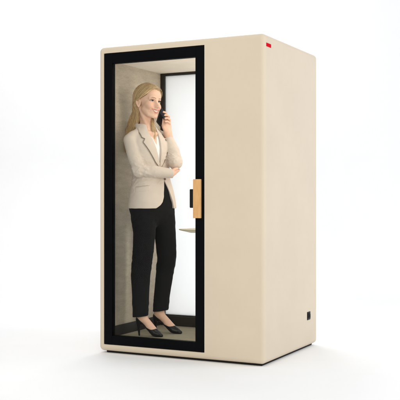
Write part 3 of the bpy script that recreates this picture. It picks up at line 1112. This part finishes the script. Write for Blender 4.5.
    J.add(chain([F_SH, F_EL], [.052, .048]), .010)
    m3 = F_EL * .5 + F_WR * .5 + np.array([.004, -.006, 0])
    cu = F_WR + (m3 - F_WR) * .12
    J.add(chain([F_EL, m3, cu], [.0510, .0470, .0345]), .010)
    # flat cuff ends
    dF = (F_WR - m3) / np.linalg.norm(F_WR - m3)
    pF = F_WR + dF * .002
    def cuffF(p):
        return np.maximum((p - pF) @ -dF, np.linalg.norm(p - pF - dF * .02, axis=-1) - .055)
    J.cut(cuffF, .003)
    dN = (N_WR - m2) / np.linalg.norm(N_WR - m2)
    pN = N_WR + dN * .020
    def cuffN(p):
        return np.maximum((p - pN) @ -dN, np.linalg.norm(p - pN - dN * .025, axis=-1) - .038)
    J.cut(cuffN, .003)
    # folds
    def folds(p):
        x, y, z = p[..., 0], p[..., 1], p[..., 2]
        def near(c, r): return np.exp(-np.sum((p - c) ** 2, -1) / (r * r))
        n1 = vnoise(np.stack([x * 14 + z * 22, y * 14, z * 34 - x * 30], -1))
        n2 = vnoise(np.stack([x * 26 - z * 18, y * 20 + 5, z * 60 + x * 34], -1))
        rid = lambda n: (1 - np.abs(n)) ** 3
        wE = near(N_EL + np.array([.018, -.02, .015]), .075) + .62 * near(F_EL + np.array([-.01, -.03, .04]), .075)
        wS = near(N_SH + np.array([.03, 0, -.06]), .07)
        wW = near(L(140, 181, -.08), .10) + near(L(160, 180, -.1), .05)
        base = -.0009 * n1
        return base - (wE * .0085 + wS * .0038 + wW * .0036) * (rid(n1) - .35) - (wE * .0050 + wW * .0016) * (rid(n2) - .3)
    J.mod(folds)
    V, Q = J.mesh(rng_axis(-.22, .27, .0024), rng_axis(-.24, .22, .0026), rng_axis(Zp(210), Zp(119), .0024))
    V = relax(V, Q, 1, .3)
    o = link('blazer', np_mesh('blazer', V, Q), M['blazer'], person, False)
    for sd, pth in EDGE_LINES:
        link('lapel_edge_line', tube_mesh('lapel_edge_line', pth, np.full(pth.shape[:2], .0013), 6), M['edge_line'], o, False)
    # button
    c = L(152, 179.3, 0)
    u, w = .034, None
    A, B = [np.interp(c[2], *t) for t in T.tab[2:]]
    w = B * (1 - (u / A) ** 2.35) ** (1 / 2.35)
    pos = np.array([c[0] + LAT[0] * u + FRD[0] * w, c[1] + LAT[1] * u + FRD[1] * w, c[2]])
    bm = bmesh.new()
    bmesh.ops.create_cone(bm, cap_ends=True, segments=24, radius1=.0085, radius2=.0075, depth=.004)
    bt = link('button', mesh_from_bm('button', bm), M['button'], o)
    nrm = Vector((LAT[0] * u / A * .4 + FRD[0], LAT[1] * u / A * .4 + FRD[1], 0))
    bt.rotation_euler = nrm.to_track_quat('Z', 'Y').to_euler()
    bt.location = Vector(pos) + nrm.normalized() * .003
    return T

def shirt():
    S = Field()
    T = Loft(TORSO, LAT, -.0095, .01)
    S.add(T)
    def neck(p):
        u, w, A, B = T.uvw(p)
        hw = np.interp(p[..., 2], [Zp(147), Zp(141), Zp(134), Zp(126), Zp(120)], [-.006, .012, .030, .052, .07])
        return np.maximum(np.maximum(np.abs(u) - hw, -w), Zp(147) - p[..., 2])
    S.cut(neck, .005)
    S.clip(lambda p: p[..., 2] - Zp(131.5))
    S.clip(lambda p: Zp(177) - p[..., 2])
    S.mod(lambda p: -.002 * vnoise(p * np.array([40, 40, 14])))
    V, Q = S.mesh(rng_axis(-.16, .17, .0032), rng_axis(-.16, .16, .0032), rng_axis(Zp(188), Zp(125), .0032))
    link('shirt', np_mesh('shirt', V, Q), M['shirt'], person, False)

def trousers():
    P = Field()
    rows = [row(226, 151, .075, .055), row(219, 151.5, .115, .090), row(212, 152, .150, .114), row(205, 152, .164, .121), row(198, 152, .157, .115), row(190, 151.8, .152, .113), row(179, 151, .130, .097)]
    P.add(Loft(rows, LAT, 0, .02))
    P.add(chain(*LEGN), .030)
    P.add(chain(*LEGF), .022)
    for leg, hz in ((LEGN, Zp(315.5)), (LEGF, Zp(312.8))):
        e = leg[0][-1]
        P.cut(lambda p, e=e, hz=hz: np.maximum(np.maximum(p[..., 2] - hz - .12 * (p[..., 0] - e[0]), np.linalg.norm(p[..., :2] - e[:2], axis=-1) - .09), -1), .003)
    def folds(p):
        x, y, z = p[..., 0], p[..., 1], p[..., 2]
        rid = lambda n: (1 - np.abs(n)) ** 3
        n1 = vnoise(np.stack([x * 12, y * 12, z * 20 + x * 16], -1)); n2 = vnoise(np.stack([x * 20 + 3, y * 20, z * 42 - x * 26], -1))
        wk = np.exp(-((z - Zp(262)) / .10) ** 2) + np.exp(-((z - Zp(218)) / .06) ** 2) + .8 * np.exp(-((z - Zp(306)) / .05) ** 2)
        return -.0010 * n1 - wk * (.0042 * (rid(n1) - .35) + .0034 * (rid(n2) - .3))
    P.mod(folds)
    # pressed crease down the front of each leg
    V, Q = P.mesh(rng_axis(-.18, .23, .0035), rng_axis(-.20, .26, .0038), rng_axis(.10, Zp(177), .004))
    V = relax(V, Q, 1, .3)
    link('trousers', np_mesh('trousers', V, Q), M['trousers'], person, False)

def shoes():
    for f in (NF, FF):
        S = Field()
        p, r = f.pts()
        S.add(chain(p, [x + .0045 for x in r]))
        S.add(chain([f.P(.012, 0, .120), f.P(.030, 0, .105)], [.020, .026]), .012)
        for s in (-1, 1):
            S.add(chain([f.P(.10, s * .009, .064), f.P(.145, s * .018, .027), f.P(.172, s * .009, .017), f.P(.196, 0, .0105)], [.021, .0195, .0155, .0075]), .012)
        def top(p, f=f):
            a, l, z = f.loc(p)
            zt = np.interp(a, [-.03, .0, .02, .05, .09, .120, .135, .147, .158, .172, .20], [.142, .140, .128, .102, .067, .049, .046, .049, .060, .090, .2]) + .30 * np.abs(l) * np.clip((a - .09) / .05, 0, 1)
            return -(z - zt)
        S.clip(lambda p, f=f: -top(p, f), .002)
        S.clip(lambda p: .0015 - p[..., 2], .002)
        # sole line: flat underside along the arch
        def under(p, f=f):
            a, l, z = f.loc(p)
            zb = np.interp(a, [0, .03, .06, .10, .13, .15, .2], [.090, .084, .074, .044, .012, .001, .001])
            return zb - z
        S.clip(under, .003)
        S.add(chain([f.P(.014, 0, .096), f.P(.012, 0, .060), f.P(.016, 0, .006)], [.0185, .0090, .0058]), .012)
        S.clip(lambda p: .0005 - p[..., 2], .0)
        b = np.array([f.P(-.03, 0, 0), f.P(.215, 0, 0)])
        lo, hi = b.min(0) - .045, b.max(0) + .045
        V, Q = S.mesh(rng_axis(lo[0], hi[0], .0018), rng_axis(lo[1], hi[1], .0018), rng_axis(-.004, .165, .0018))
        V = relax(V, Q, 1, .4)
        link('shoe', np_mesh('shoe', V, Q), M['leather'], person, False)

def phone():
    top, bot = L(163.0, 110.6, .050), L(158.7, 124.0, -.012)
    ax = bot - top; ln = np.linalg.norm(ax); ax /= ln
    wd = np.array([.027, .042, -.036]); wd -= ax * (wd @ ax); wd /= np.linalg.norm(wd)
    nr = np.cross(ax, wd)
    c = (top + bot) / 2
    bm = bmesh.new()
    add_box(bm, -.0310, .0310, -.0650, .0650, -.0040, .0040)
    es = [e for e in bm.edges if abs(e.verts[0].co.z - e.verts[1].co.z) > .004]
    bmesh.ops.bevel(bm, geom=es, offset=.009, segments=6, profile=.5, affect='EDGES')
    es = [e for e in bm.edges if abs(e.verts[0].co.z - e.verts[1].co.z) < 1e-6 and len(e.link_faces) == 2 and e.calc_face_angle(0) > 1]
    bmesh.ops.bevel(bm, geom=es, offset=.0016, segments=3, profile=.5, affect='EDGES')
    me = mesh_from_bm('mobile_phone', bm)
    o = link('mobile_phone', me, M['phone'])
    mt = Matrix(((wd[0], -ax[0], nr[0]), (wd[1], -ax[1], nr[1]), (wd[2], -ax[2], nr[2])))
    if mt.determinant() < 0:
        mt = Matrix(((-wd[0], -ax[0], nr[0]), (-wd[1], -ax[1], nr[1]), (-wd[2], -ax[2], nr[2])))
    pm = Matrix.Translation(PERSON_LOC) @ Matrix.Rotation(TH, 4, 'Z')
    o.matrix_world = pm @ Matrix.Translation(Vector(c)) @ mt.to_4x4()
    o['label'] = 'black mobile phone held to her ear in her raised hand'
    o['category'] = 'phone'
    for z0, z1 in ((.0038, .00435), (-.00435, -.0038)):
        bm = bmesh.new()
        add_box(bm, -.0285, .0285, -.0625, .0625, z0, z1)
        es = [e for e in bm.edges if abs(e.verts[0].co.z - e.verts[1].co.z) > .0003]
        bmesh.ops.bevel(bm, geom=es, offset=.007, segments=5, profile=.5, affect='EDGES')
        link('screen' if z0 > 0 else 'back_cover', mesh_from_bm('panel', bm), M['screen'], o)

body(); face_bits(); hair(); jacket(); shirt(); trousers(); shoes(); phone()

# ------------------------------------------------------------------ light
w = bpy.data.worlds.new('World')
SC.world = w
w.use_nodes = True
bg = w.node_tree.nodes['Background']
bg.inputs['Color'].default_value = (1, 1, 1, 1)
bg.inputs['Strength'].default_value = .55

def area(name, loc, target, size, power, col=(1, 1, 1), size_y=None):
    l = bpy.data.lights.new(name, 'AREA')
    l.energy = power
    l.color = col
    l.size = size
    if size_y:
        l.shape = 'RECTANGLE'; l.size_y = size_y
    o = bpy.data.objects.new(name, l)
    COL.objects.link(o)
    o.location = loc
    o.rotation_euler = (Vector(target) - Vector(loc)).to_track_quat('-Z', 'Y').to_euler()
    return o
area('overhead_softbox', (1.3, -1.9, 5.2), (1.3, -1.7, 0), 5, 63)
area('side_softbox', (6.0, 1.8, 2.4), (1.2, .5, 1.0), 3, 120, (.84, .92, 1))
area('front_softbox', (3.6, -6.4, 3.0), (.5, 0, 1.1), 3, 172, (1, .945, .75))
area('backdrop_softbox', (-1.6, 2.6, 6.2), (-1.8, 4.6, 1.5), 3, 118)
area('added_pane_fill', (-.2, 3.0, .95), (.6, .9, .8), .9, 15, (1, 1, 1), 1.7)  # added lamp, hidden behind the booth, whitens the frosted pane
area('added_top_fill', (.80, .42, 2.03), (.72, .42, 0), .75, 3.6, (1, .95, .88), .55)  # added fill under the ceiling, no real fixture, lifts the interior
area('added_side_fill', (1.165, .30, 1.05), (.2, .40, 1.00), .25, 6.3, (1, .95, .88), 1.7)  # added fill by the right wall, out of view, brightens woman and lining

SC.view_settings.view_transform = 'Standard'
SC.view_settings.look = 'None'
SC.view_settings.exposure = 0
SC.view_settings.gamma = 1
SC.cycles.max_bounces = 8
SC.cycles.transparent_max_bounces = 12
SC.cycles.use_denoising = True
SC.cycles.sample_clamp_indirect = 6
